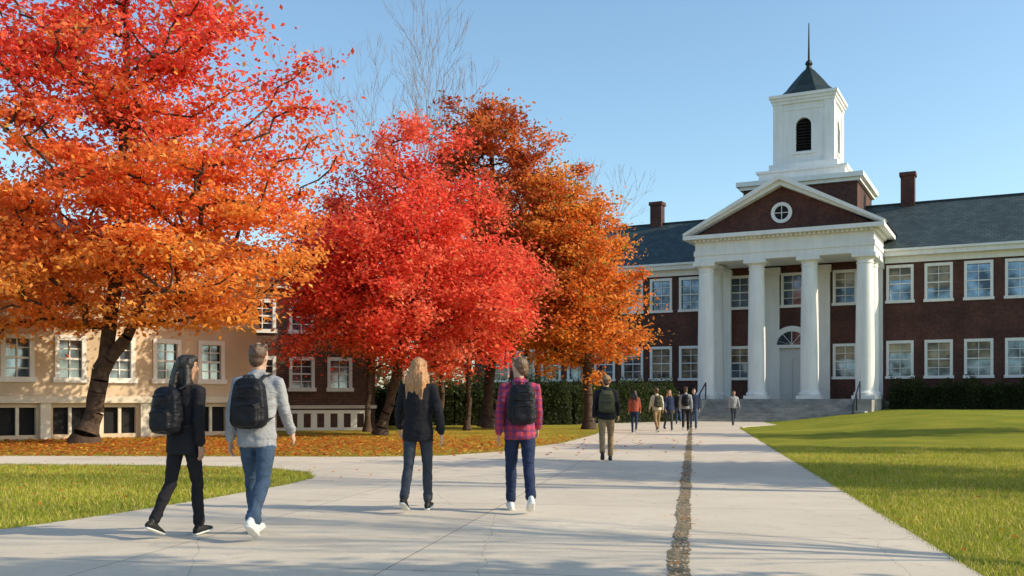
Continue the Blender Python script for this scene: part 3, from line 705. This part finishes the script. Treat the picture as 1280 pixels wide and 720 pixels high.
wt.box(-.1, ln+.1, -.22, .05, 1.2, 1.42); wt.box(-.15, ln+.15, -.3, .05, 6.5, 6.8); wt.box(-.1, ln+.1, -.07, .03, 3.95, 4.1)
rf.add([(-.4, -.5, 6.82), (ln+.4, -.5, 6.82), (ln+.4, 4, 8.0), (-.4, 4, 8.0), (ln+.4, 8.5, 6.82), (-.4, 8.5, 6.82)], [(0, 1, 2, 3), (3, 2, 4, 5), (1, 4, 2), (0, 3, 5)])
wb.make('stucco_walls', M_cream, cb); fr.make('window_frames', M_white, cb); gl.make('window_glass', M_glass, cb); wt.make('trim', M_creamtrim, cb); dk.make('basement_openings', M_dark, cb); rf.make('roof', M_slate, cb)

# ================= brown brick building
a = Vector((-13.5, 43.2)); b_ = Vector((-6.4, 46.5)); ln = (b_-a).length; ang = math.atan2(b_.y-a.y, b_.x-a.x)
bb = empty('brown_brick_house', (a.x, a.y, 0), ang)
wb, fr, gl, wt, rf = B(), B(), B(), B(), B(); hs = []
x = .9
while x < ln-.6:
    hs += [(x-.5, x+.5, 1.8, 3.15), (x-.5, x+.5, 4.4, 5.7)]; x += 1.75
wall_holes(wb, 0, ln, 0, 6.6, hs, 0); wb.box(0, ln, 7.9, 8, 0, 6.6)
wb.add([(ln, 0, 0), (ln, 8, 0), (ln, 8, 6.6), (ln, 0, 6.6)], [(0, 1, 2, 3)]); wb.add([(0, 0, 0), (0, 8, 0), (0, 8, 6.6), (0, 0, 6.6)], [(3, 2, 1, 0)])
for h in hs: window(fr, gl, *h, 0.0, 2, 4, .06)
wt.box(-.1, ln+.1, -.25, .05, 6.3, 6.6); wt.box(-.05, ln+.05, -.1, .03, .9, 1.05)
rf.add([(-.4, -.5, 6.62), (ln+.4, -.5, 6.62), (ln+.4, 4, 8.4), (-.4, 4, 8.4), (ln+.4, 8.5, 6.62), (-.4, 8.5, 6.62)], [(0, 1, 2, 3), (3, 2, 4, 5), (1, 4, 2), (0, 3, 5)])
wb.make('brick_walls', M_brick2, bb); fr.make('window_frames', M_white, bb); gl.make('window_glass', M_glass, bb); wt.make('trim', M_creamtrim, bb); rf.make('roof', M_slate, bb)
ba = B(); bx = empty('white_balustrade', (-10.2, 42.0, 0), R(12))
ba.box(0, 4.2, -.12, .12, .72, .86); ba.box(0, 4.2, -.1, .1, 0, .12)
for i in range(8): ba.box(i*.56, i*.56+.26, -.11, .11, .12, .72)
ba.make('rails_and_balusters', M_white, bx)

# ------------------------------------------------------------------ people
def frame(d, side):
    d = d.normalized(); s = side-d*side.dot(d)
    if s.length < 1e-4: s = Vector((0, 1, 0))-d*d.y
    s.normalize(); return s, s.cross(d)
def loft(b, pts, rad, side=Vector((1, 0, 0)), n=12, cap0=.7, c0=.45):
    pts = [Vector(p) for p in pts]; V = []; F = []; m = len(pts)
    rad = [(r, r) if isinstance(r, (int, float)) else r for r in rad]
    rings = []
    d0 = (pts[1]-pts[0]).normalized(); d1 = (pts[-1]-pts[-2]).normalized()
    rings.append((pts[0]-d0*min(rad[0])*cap0, tuple(r*c0 for r in rad[0]), d0))
    for i in range(m):
        d = (pts[min(i+1, m-1)]-pts[max(i-1, 0)])
        rings.append((pts[i], rad[i], d))
    rings.append((pts[-1]+d1*min(rad[-1])*.7, tuple(r*.45 for r in rad[-1]), d1))
    for p, r, d in rings:
        s, t = frame(d, side)
        for k in range(n):
            a = 2*math.pi*k/n; V.append(p+s*(r[0]*math.cos(a))+t*(r[1]*math.sin(a)))
    for j in range(len(rings)-1):
        for k in range(n):
            q = (k+1) % n; F.append((j*n+k, j*n+q, (j+1)*n+q, (j+1)*n+k))
    F.append(tuple(range(n-1, -1, -1))); F.append(tuple(range((len(rings)-1)*n, len(rings)*n)))
    b.add(V, F)
def ell(b, c, r, n=12, m=8, rot=None):
    V = []; F = []; c = Vector(c)
    for j in range(1, m):
        t = math.pi*j/m
        for k in range(n):
            a = 2*math.pi*k/n; v = Vector((r[0]*math.sin(t)*math.cos(a), r[1]*math.sin(t)*math.sin(a), -r[2]*math.cos(t)))
            if rot: v = rot @ v
            V.append(c+v)
    v0 = Vector((0, 0, -r[2])); v1 = Vector((0, 0, r[2]))
    if rot: v0 = rot @ v0; v1 = rot @ v1
    V += [c+v0, c+v1]; o = (m-1)*n
    for j in range(m-2):
        for k in range(n):
            q = (k+1) % n; F.append((j*n+k, j*n+q, (j+1)*n+q, (j+1)*n+k))
    for k in range(n):
        q = (k+1) % n; F.append((o, q, k)); F.append((o+1, (m-2)*n+k, (m-2)*n+q))
    b.add(V, F)
TEX = bpy.data.textures.new('cloth_folds', 'CLOUDS'); TEX.noise_scale = .07; TEX.noise_depth = 2
TEXH = bpy.data.textures.new('hair_locks', 'CLOUDS'); TEXH.noise_scale = .03; TEXH.noise_depth = 2
def cloth(o, vox, disp=.014, tex=None, smooth_it=4):
    m = o.modifiers.new('r', 'REMESH'); m.mode = 'VOXEL'; m.voxel_size = vox; m.use_smooth_shade = True
    s = o.modifiers.new('s', 'SMOOTH'); s.factor = .5; s.iterations = smooth_it
    if disp:
        d = o.modifiers.new('d', 'DISPLACE'); d.texture = tex or TEX; d.strength = disp; d.mid_level = .5; d.texture_coords = 'LOCAL'
SK = [sm('skin_light', (.55, .33, .24), .55, .08, 20, .05), sm('skin_tan', (.42, .24, .16), .55, .08, 20, .05)]
MC = {}
def cm(name, c, rough=.85, var=.18, scale=9, fold=.035):
    if name in MC: return MC[name]
    m, nt, b = nm(name); co = coords(nt)
    f = ramp(nt, noise(nt, co, scale), .3, .7); w_ = ramp(nt, noise(nt, co, 180, 2), .3, .7)
    cc = mixc(nt, f, tuple(x*(1-var) for x in c), tuple(min(1, x*(1+var)) for x in c))
    nt.links.new(mixc(nt, .25, cc, mixc(nt, w_, tuple(x*.6 for x in c), tuple(min(1, x*1.4) for x in c))), b.inputs['Base Color'])
    b.inputs['Roughness'].default_value = rough; b.inputs['Specular IOR Level'].default_value = .2
    mp = N(nt, 'ShaderNodeMapping'); mp.inputs['Scale'].default_value = (4.5, 4.5, 15); mp.inputs['Rotation'].default_value = (.3, .35, 0); nt.links.new(co, mp.inputs[0])
    bump(nt, b, noise(nt, mp.outputs[0], 1, 3, .5), .9, fold); MC[name] = m; return m
def hair_mat(name, c):
    if name in MC: return MC[name]
    m, nt, b = nm(name); co = coords(nt); mp = N(nt, 'ShaderNodeMapping'); mp.inputs['Scale'].default_value = (90, 90, 7); nt.links.new(co, mp.inputs[0])
    f = ramp(nt, noise(nt, mp.outputs[0], 1, 3), .3, .7)
    nt.links.new(mixc(nt, f, tuple(x*.45 for x in c), tuple(min(1, x*1.5) for x in c)), b.inputs['Base Color']); b.inputs['Roughness'].default_value = .5
    bump(nt, b, f, .5, .005); MC[name] = m; return m
def plaid():
    m, nt, b = nm('plaid_flannel'); co = coords(nt); s = N(nt, 'ShaderNodeSeparateXYZ'); nt.links.new(co, s.inputs[0])
    def stripe(v, p, wd): return math_n(nt, 'LESS_THAN', math_n(nt, 'FRACT', math_n(nt, 'MULTIPLY', v, 1/p)), wd)
    a = stripe(math_n(nt, 'ADD', s.outputs[0], 5), .07, .42); c = stripe(s.outputs[2], .07, .42)
    base = mixc(nt, math_n(nt, 'MULTIPLY', a, .6), (.42, .035, .065), (.07, .03, .12)); base = mixc(nt, math_n(nt, 'MULTIPLY', c, .5), base, (.05, .03, .14))
    nt.links.new(base, b.inputs['Base Color']); b.inputs['Roughness'].default_value = .9
    mp = N(nt, 'ShaderNodeMapping'); mp.inputs['Scale'].default_value = (5, 5, 16); nt.links.new(co, mp.inputs[0]); bump(nt, b, noise(nt, mp.outputs[0], 1, 3, .5), .8, .035); return m
M_plaid = plaid()
def rbox(b, c, d, rz=.35):
    V = []; n, m = 20, 12; F = []
    sg = lambda v, e: math.copysign(abs(v)**e, v)
    for j in range(1, m):
        t = math.pi*j/m
        for k in range(n):
            a = 2*math.pi*k/n
            V.append((c[0]+d[0]*sg(math.sin(t), rz)*sg(math.cos(a), rz), c[1]+d[1]*sg(math.sin(t), rz)*sg(math.sin(a), rz), c[2]-d[2]*sg(math.cos(t), rz)))
    V += [(c[0], c[1], c[2]-d[2]), (c[0], c[1], c[2]+d[2])]; o = (m-1)*n
    for j in range(m-2):
        for k in range(n):
            q = (k+1) % n; F.append((j*n+k, j*n+q, (j+1)*n+q, (j+1)*n+k))
    for k in range(n):
        q = (k+1) % n; F.append((o, q, k)); F.append((o+1, (m-2)*n+k, (m-2)*n+q))
    b.add(V, F)

def person(name, x, y, H, heading, legs, arms, jacket, pants, hairm, style='short', shoes=None, pack=None, skin=0, headturn=0, female=False, lod=0, lean=2, coat=0.0, hat=None, bagside=0, z=0.03):
    """heading: degrees clockwise from +Y. legs: ((thigh,knee,footpitch) right, left). arms: ((swing,elbow,abduct) right, left)"""
    e = empty(name, (x, y, z), -R(heading)); k = H/1.75; e.scale = (k, k, k)
    vox = (.011, .02, .030)[lod]
    sw = .92 if female else 1.0
    shoe = B(); sole = B(); minz = 9
    data = []
    for s, (t, kn, fp) in zip((1, -1), legs):
        hip = Vector((s*.088, 0, .91)); t = R(t); kk = R(kn)
        knee = hip+Vector((s*.005, math.sin(t), -math.cos(t)))*.43
        t2 = t-kk; ank = knee+Vector((-s*.012, math.sin(t2)*1, -math.cos(t2)))*.41
        fr_ = Matrix.Rotation(R(fp), 3, 'X')
        data.append((s, hip, knee, ank, fr_))
        for v in [(0, -.075, -.085), (0, .175, -.085), (0, .1, -.085)]:
            minz = min(minz, (ank+fr_ @ Vector(v)).z)
    dz = Vector((0, 0, -minz))
    tr_ = B()
    loft(tr_, [Vector((0, 0, .82))+dz, Vector((0, 0, .88))+dz, Vector((0, 0, .97))+dz, Vector((0, 0, 1.03))+dz], [(.13, .10), (.168*(1.02 if female else 1), .118), (.155, .112), (.140, .10)], cap0=.2)
    for s, hip, knee, ank, fr_ in data:
        hip = hip+dz; knee = knee+dz; ank = ank+dz; g = .94 if female else 1.04
        mt = hip.lerp(knee, .5); ms = knee.lerp(ank, .33)+Vector((0, -.012, 0))
        loft(tr_, [hip+Vector((0, 0, .0)), mt, knee.lerp(hip, .12), knee, ms, ank.lerp(knee, .25), ank.lerp(knee, .04)], [.086*g+.002, .080*g, .065*g, .062*g, .064*g, .055*g, .057*g])
        for q in (.08, .2): loft(tr_, [ank.lerp(knee, q), ank.lerp(knee, q+.05)], [.062*g, .060*g])
        a3 = lambda v: ank+fr_ @ Vector(v)
        loft(shoe, [a3((0, -.065, -.045)), a3((0, -.04, -.035)), a3((0, .01, -.030)), a3((0, .06, -.045)), a3((0, .12, -.055)), a3((0, .155, -.06))], [(.030, .030), (.037, .046), (.040, .05), (.044, .036), (.044, .026), (.034, .018)], n=10)
        loft(shoe, [a3((0, -.02, -.04)), a3((0, -.01, .02))], [(.036, .045), (.034, .04)], n=10)
        loft(sole, [a3((0, -.07, -.073)), a3((0, -.03, -.073)), a3((0, .04, -.073)), a3((0, .11, -.073)), a3((0, .16, -.072))], [(.034, .012), (.040, .012), (.042, .012), (.048, .012), (.036, .012)], n=10)
    o = tr_.make('trousers', pants, e); cloth(o, vox, .018 if lod == 0 else 0)
    o = shoe.make('shoes', shoes[0], e, True); o = sole.make('shoe_soles', shoes[1], e, True)
    ln = R(lean)
    def T(v):
        v = Vector(v); h = v.z-.95; return Vector((v.x, v.y+math.sin(ln)*h, .95+h*math.cos(ln)))+dz
    ja = B()
    hem = .875-coat
    rows = [(hem, .182, .138), (.93, .180, .136), (1.02, .166, .122), (1.10, .162, .118), (1.20, .174, .122), (1.30, .185*sw, .125), (1.37, .187*sw, .116), (1.42, .155*sw, .097), (1.465, .088, .074), (1.50, .068, .068)]
    loft(ja, [T((0, 0, r[0])) for r in rows], [(r[1], r[2]) for r in rows], n=20, cap0=.1, c0=.9)
    hands = B()
    for s, (swg, el, ab) in zip((1, -1), arms):
        sh = T((s*.180*sw, 0, 1.405)); a = R(swg); ab = R(ab)
        d = Vector((s*math.sin(ab), math.sin(a)*math.cos(ab), -math.cos(a)*math.cos(ab)))
        elb = sh+d*.285; a2 = a+R(el); d2 = Vector((s*math.sin(ab)*.35, math.sin(a2), -math.cos(a2))).normalized(); wr = elb+d2*.25
        loft(ja, [sh+Vector((-s*.06, 0, .012)), sh, sh.lerp(elb, .35), sh.lerp(elb, .75), elb, elb.lerp(wr, .4), elb.lerp(wr, .85), wr.lerp(elb, .03)], [.062, .069, .064, .057, .056, .053, .046, .043], n=12)
        pf = Vector((-s, 0, 0)); wd = d2.cross(pf).normalized()
        if wd.y < 0: wd = -wd
        loft(hands, [wr-d2*.03, wr+d2*.01, wr+d2*.05, wr+d2*.09], [(.024, .02), (.030, .016), (.038, .015), (.036, .013)], side=wd, n=10)
        for i, L_ in enumerate((.070, .078, .074, .058)):
            b0 = wr+d2*.085+wd*(.027-.018*i); dd = (d2+pf*.25).normalized(); p1 = b0+dd*L_*.45; dd2 = (d2+pf*.75).normalized(); p2 = p1+dd2*L_*.32; dd3 = (d2+pf*1.4).normalized(); p3 = p2+dd3*L_*.23
            loft(hands, [b0-d2*.015, p1, p2, p3], [.009, .0082, .0075, .006], n=8)
        b0 = wr+d2*.03+wd*.025; loft(hands, [b0, b0+(wd*.7+d2*.7).normalized()*.035, b0+(wd*.45+d2*.9+pf*.3).normalized()*.065], [.012, .0095, .0075], n=8)
    if style != 'long' and not hat:
        loft(ja, [T((-.075, -.03, 1.475)), T((0, -.075, 1.455)), T((.075, -.03, 1.475))], [.03, .04, .03])
    o = ja.make('jacket', jacket, e); cloth(o, vox, .024 if lod == 0 else 0)
    o = hands.make('hands', SK[skin], e, True)
    hd = B(); hr = B(); ey = B(); lp = B()
    c = T((0, .012, 1.635)); rt = Matrix.Rotation(-R(headturn), 3, 'Z')
    hv = lambda v: c+rt @ Vector(v)
    loft(hd, [T((0, -.005, 1.42)), T((0, -.002, 1.50)), T((0, .005, 1.58))], [(.058, .058), (.050, .052), (.050, .055)])
    hs_ = [(-.112, .028, .040, .050), (-.085, .060, .022, .052), (-.045, .086, .006, .066), (0, .094, 0, .073), (.045, .094, -.004, .075), (.080, .078, -.008, .064), (.108, .045, -.01, .038)]
    pts = [hv((0, h[2], h[0])) for h in hs_]
    loft(hd, pts, [(h[3], h[1]) for h in hs_], side=rt @ Vector((1, 0, 0)), n=18)
    loft(hd, [hv((0, .086, .015)), hv((0, .100, -.018)), hv((0, .095, -.030))], [.008, .011, .009], n=8)
    for s in (1, -1):
        ell(hd, hv((s*.076, -.005, -.01)), (.008, .017, .028)); ell(ey, hv((s*.031, .083, .008)), (.010, .009, .006), 8, 6)
        loft(ey, [hv((s*.018, .091, .030)), hv((s*.045, .083, .031))], [.003, .002], n=6)
    loft(lp, [hv((-.022, .082, -.062)), hv((0, .088, -.062)), hv((.022, .082, -.062))], [.003, .005, .003], n=6)
    o = hd.make('head', SK[skin], e, True); cloth(o, .007 if lod == 0 else vox*.6, 0, smooth_it=2)
    if lod == 0:
        ey.make('eyes_and_brows', M_iron, e, True); lp.make('lips', cm('lip', (.35, .12, .10)), e, True)
    if style == 'short':
        ell(hr, hv((0, -.022, .036)), (.084, .098, .094), 16, 10); ell(hr, hv((0, -.048, -.02)), (.070, .062, .075)); ell(hr, hv((0, .035, .085)), (.064, .052, .038))
        for i in range(7): ell(hr, hv((rng.uniform(-.06, .06), rng.uniform(-.08, .05), .095+rng.uniform(-.01, .015))), (.03, .035, .022))
    else:
        ell(hr, hv((0, -.014, .038)), (.090, .104, .094), 16, 10); ell(hr, hv((0, -.055, -.04)), (.084, .066, .10)); ell(hr, hv((0, .035, .082)), (.070, .058, .044))
        for s in (1, -1): ell(hr, hv((s*.068, .03, .035)), (.022, .05, .06))
        Lh = .34 if style == 'long' else .16
        loft(hr, [hv((0, -.06, .03)), hv((0, -.075, -.08)), hv((0, -.085, -.2)), hv((.0, -.095, -Lh+.03)), hv((0, -.095, -Lh))], [(.08, .055), (.105, .06), (.125, .05), (.10, .035), (.05, .02)])
        for s in (1, -1):
            loft(hr, [hv((s*.068, .0, .03)), hv((s*.088, .005, -.07)), hv((s*.105, .0, -.18)), hv((s*.10, -.01, -Lh+.02))], [(.024, .04), (.028, .045), (.034, .042), (.014, .02)])
            for q in range(3):
                xx = s*(.02+.03*q); loft(hr, [hv((xx, -.10, -.05)), hv((xx*1.2, -.125, -.16)), hv((xx*1.25+rng.normal(0, .01), -.125, -Lh-.05*rng.random()))], [.022, .024, .008], n=8)
    if hat is not None:
        ht = B(); ell(ht, hv((0, -.012, .055)), (.092, .106, .082), 16, 10); loft(ht, [hv((0, -.13, .035)), hv((0, -.08, .04)), hv((0, .06, .04)), hv((0, .16, .03))], [(.03, .01), (.10, .014), (.10, .014), (.05, .008)]); ht.make('cap', hat, e, True)
    o = hr.make('hair', hairm, e, True); cloth(o, .008 if lod == 0 else vox*.6, .016 if lod == 0 else .01, TEXH, 2)
    if pack is not None:
        bp = B(); det = B(); mx = bagside
        cc = T((mx, -.215, 1.215)); tmp = B(); rbox(tmp, (0, 0, 0), (.160, .085, .230), .5)
        bp.add([cc+Vector((v[0]*(1-.12*v[2]/.22), v[1]*(1-.25*v[2]/.22), v[2])) for v in tmp.V], tmp.F)
        rbox(bp, T((mx, -.30, 1.12)), (.12, .045, .11), .5); rbox(bp, T((mx, -.285, 1.31)), (.105, .03, .06), .5)
        loft(det, [T((mx-.035, -.16, 1.43)), T((mx-.02, -.17, 1.465)), T((mx+.02, -.17, 1.465)), T((mx+.035, -.16, 1.43))], [.008]*4, n=6)
        for s in (1, -1):
            loft(det, [T((mx+s*.075, -.15, 1.42)), T((s*.09, -.07, 1.468)), T((s*.10, .03, 1.455)), T((s*.105, .115, 1.36)), T((s*.115, .128, 1.25)), T((s*.15, .07, 1.12)), T((mx+s*.13, -.13, 1.05))], [(.024, .009)]*7, n=8)
            loft(det, [T((mx+s*.10, -.322, 1.05)), T((mx+s*.10, -.325, 1.2))], [.005, .005], n=5)
        loft(det, [T((mx-.11, -.343, 1.19)), T((mx, -.352, 1.205)), T((mx+.11, -.343, 1.19))], [.005]*3, n=5)
        loft(det, [T((mx-.10, -.312, 1.345)), T((mx, -.318, 1.36)), T((mx+.10, -.312, 1.345))], [.005]*3, n=5)
        o = bp.make('backpack', pack, e); cloth(o, vox, .014 if lod == 0 else 0)
        det.make('backpack_straps', cm('strap_black', (.03, .03, .035)), e, True)
    return e

black = cm('black_cloth', (.016, .015, .019)); blk2 = cm('black_nylon', (.010, .010, .014), .5); grey = cm('grey_fleece', (.30, .30, .32)); denim = cm('blue_denim', (.050, .080, .135), var=.3, scale=6); dden = cm('dark_denim', (.018, .028, .068)); grden = cm('grey_denim', (.045, .052, .07))
khaki = cm('khaki', (.26, .17, .09)); wsh = cm('white_sneaker', (.70, .70, .68), .5, .1, fold=.005); bsh = cm('black_shoe', (.02, .02, .02), .5, fold=.005); cream_c = cm('cream_cloth', (.55, .48, .36)); red_c = cm('rust_cloth', (.32, .07, .04)); navy = cm('navy_cloth', (.02, .03, .07)); olive = cm('olive', (.07, .07, .04))
h_dark = hair_mat('hair_dark', (.018, .012, .010)); h_brown = hair_mat('hair_brown', (.10, .048, .028)); h_blond = hair_mat('hair_blond', (.42, .20, .08)); h_sand = hair_mat('hair_sandy', (.16, .09, .05))

person('student_walking', -3.08, 9.35, 1.68, 24, ((12, 8, 8), (-12, 22, -22)), ((-14, 18, 10), (18, 30, 8)), black, black, h_dark, 'long', (bsh, wsh), blk2, 1, 48, True, 0, 3, .08, bagside=-.03)
person('student_walking', -2.38, 9.3, 1.79, 6, ((-14, 26, -30), (16, 6, 10)), ((16, 22, 9), (-12, 14, 10)), grey, denim, h_brown, 'short', (wsh, wsh), blk2, 0, 12, False, 0, 3, .05)
person('student_walking', -1.08, 11.45, 1.74, 8, ((13, 8, 8), (-13, 22, -25)), ((-10, 16, 17), (14, 22, 17)), black, grden, h_blond, 'long', (bsh, wsh), None, 0, 10, True, 0, 2, .07)
person('student_walking', .09, 11.4, 1.75, -6, ((-13, 24, -28), (14, 6, 10)), ((14, 25, 9), (-12, 20, 10)), M_plaid, dden, h_sand, 'short', (wsh, wsh), blk2, 0, -42, False, 0, 2, .05)
person('student_walking', 1.98, 20.9, 1.77, 4, ((10, 8, 4), (-12, 22, -24)), ((12, 22, 12), (-10, 16, 12)), black, khaki, h_brown, 'short', (bsh, bsh), olive, 0, 0, False, 1, 2, .03, hat=khaki)
far = [(793, 38.0, 1.62, 10, red_c, dden, h_dark, 'long', None), (821, 38.5, 1.72, -8, cream_c, khaki, h_brown, 'short', olive), (836, 41.5, 1.66, 170, navy, grden, h_blond, 'long', None), (857, 40.5, 1.78, 12, grey, black, h_brown, 'short', blk2),
       (867, 43, 1.75, -175, navy, denim, h_dark, 'short', None), (917, 49.0, 1.70, 175, grey, grden, h_brown, 'short', None), (848, 52, 1.7, 5, black, denim, h_dark, 'short', blk2)]
for i, (px, yy, H, hdg, jk, pn, hm, stl, pk) in enumerate(far):
    sg = 1 if i % 2 else -1
    person('student_walking', (px-640)/1244*yy, yy, H, hdg, ((14*sg, 8 if sg > 0 else 24, 8 if sg > 0 else -24), (-14*sg, 24 if sg > 0 else 8, -24 if sg > 0 else 8)), ((-12*sg, 18, 10), (12*sg, 18, 10)), jk, pn, hm, stl, (bsh, wsh), pk, i % 2, 0, stl == 'long', 2, 2)
print('done', len(bpy.data.objects))
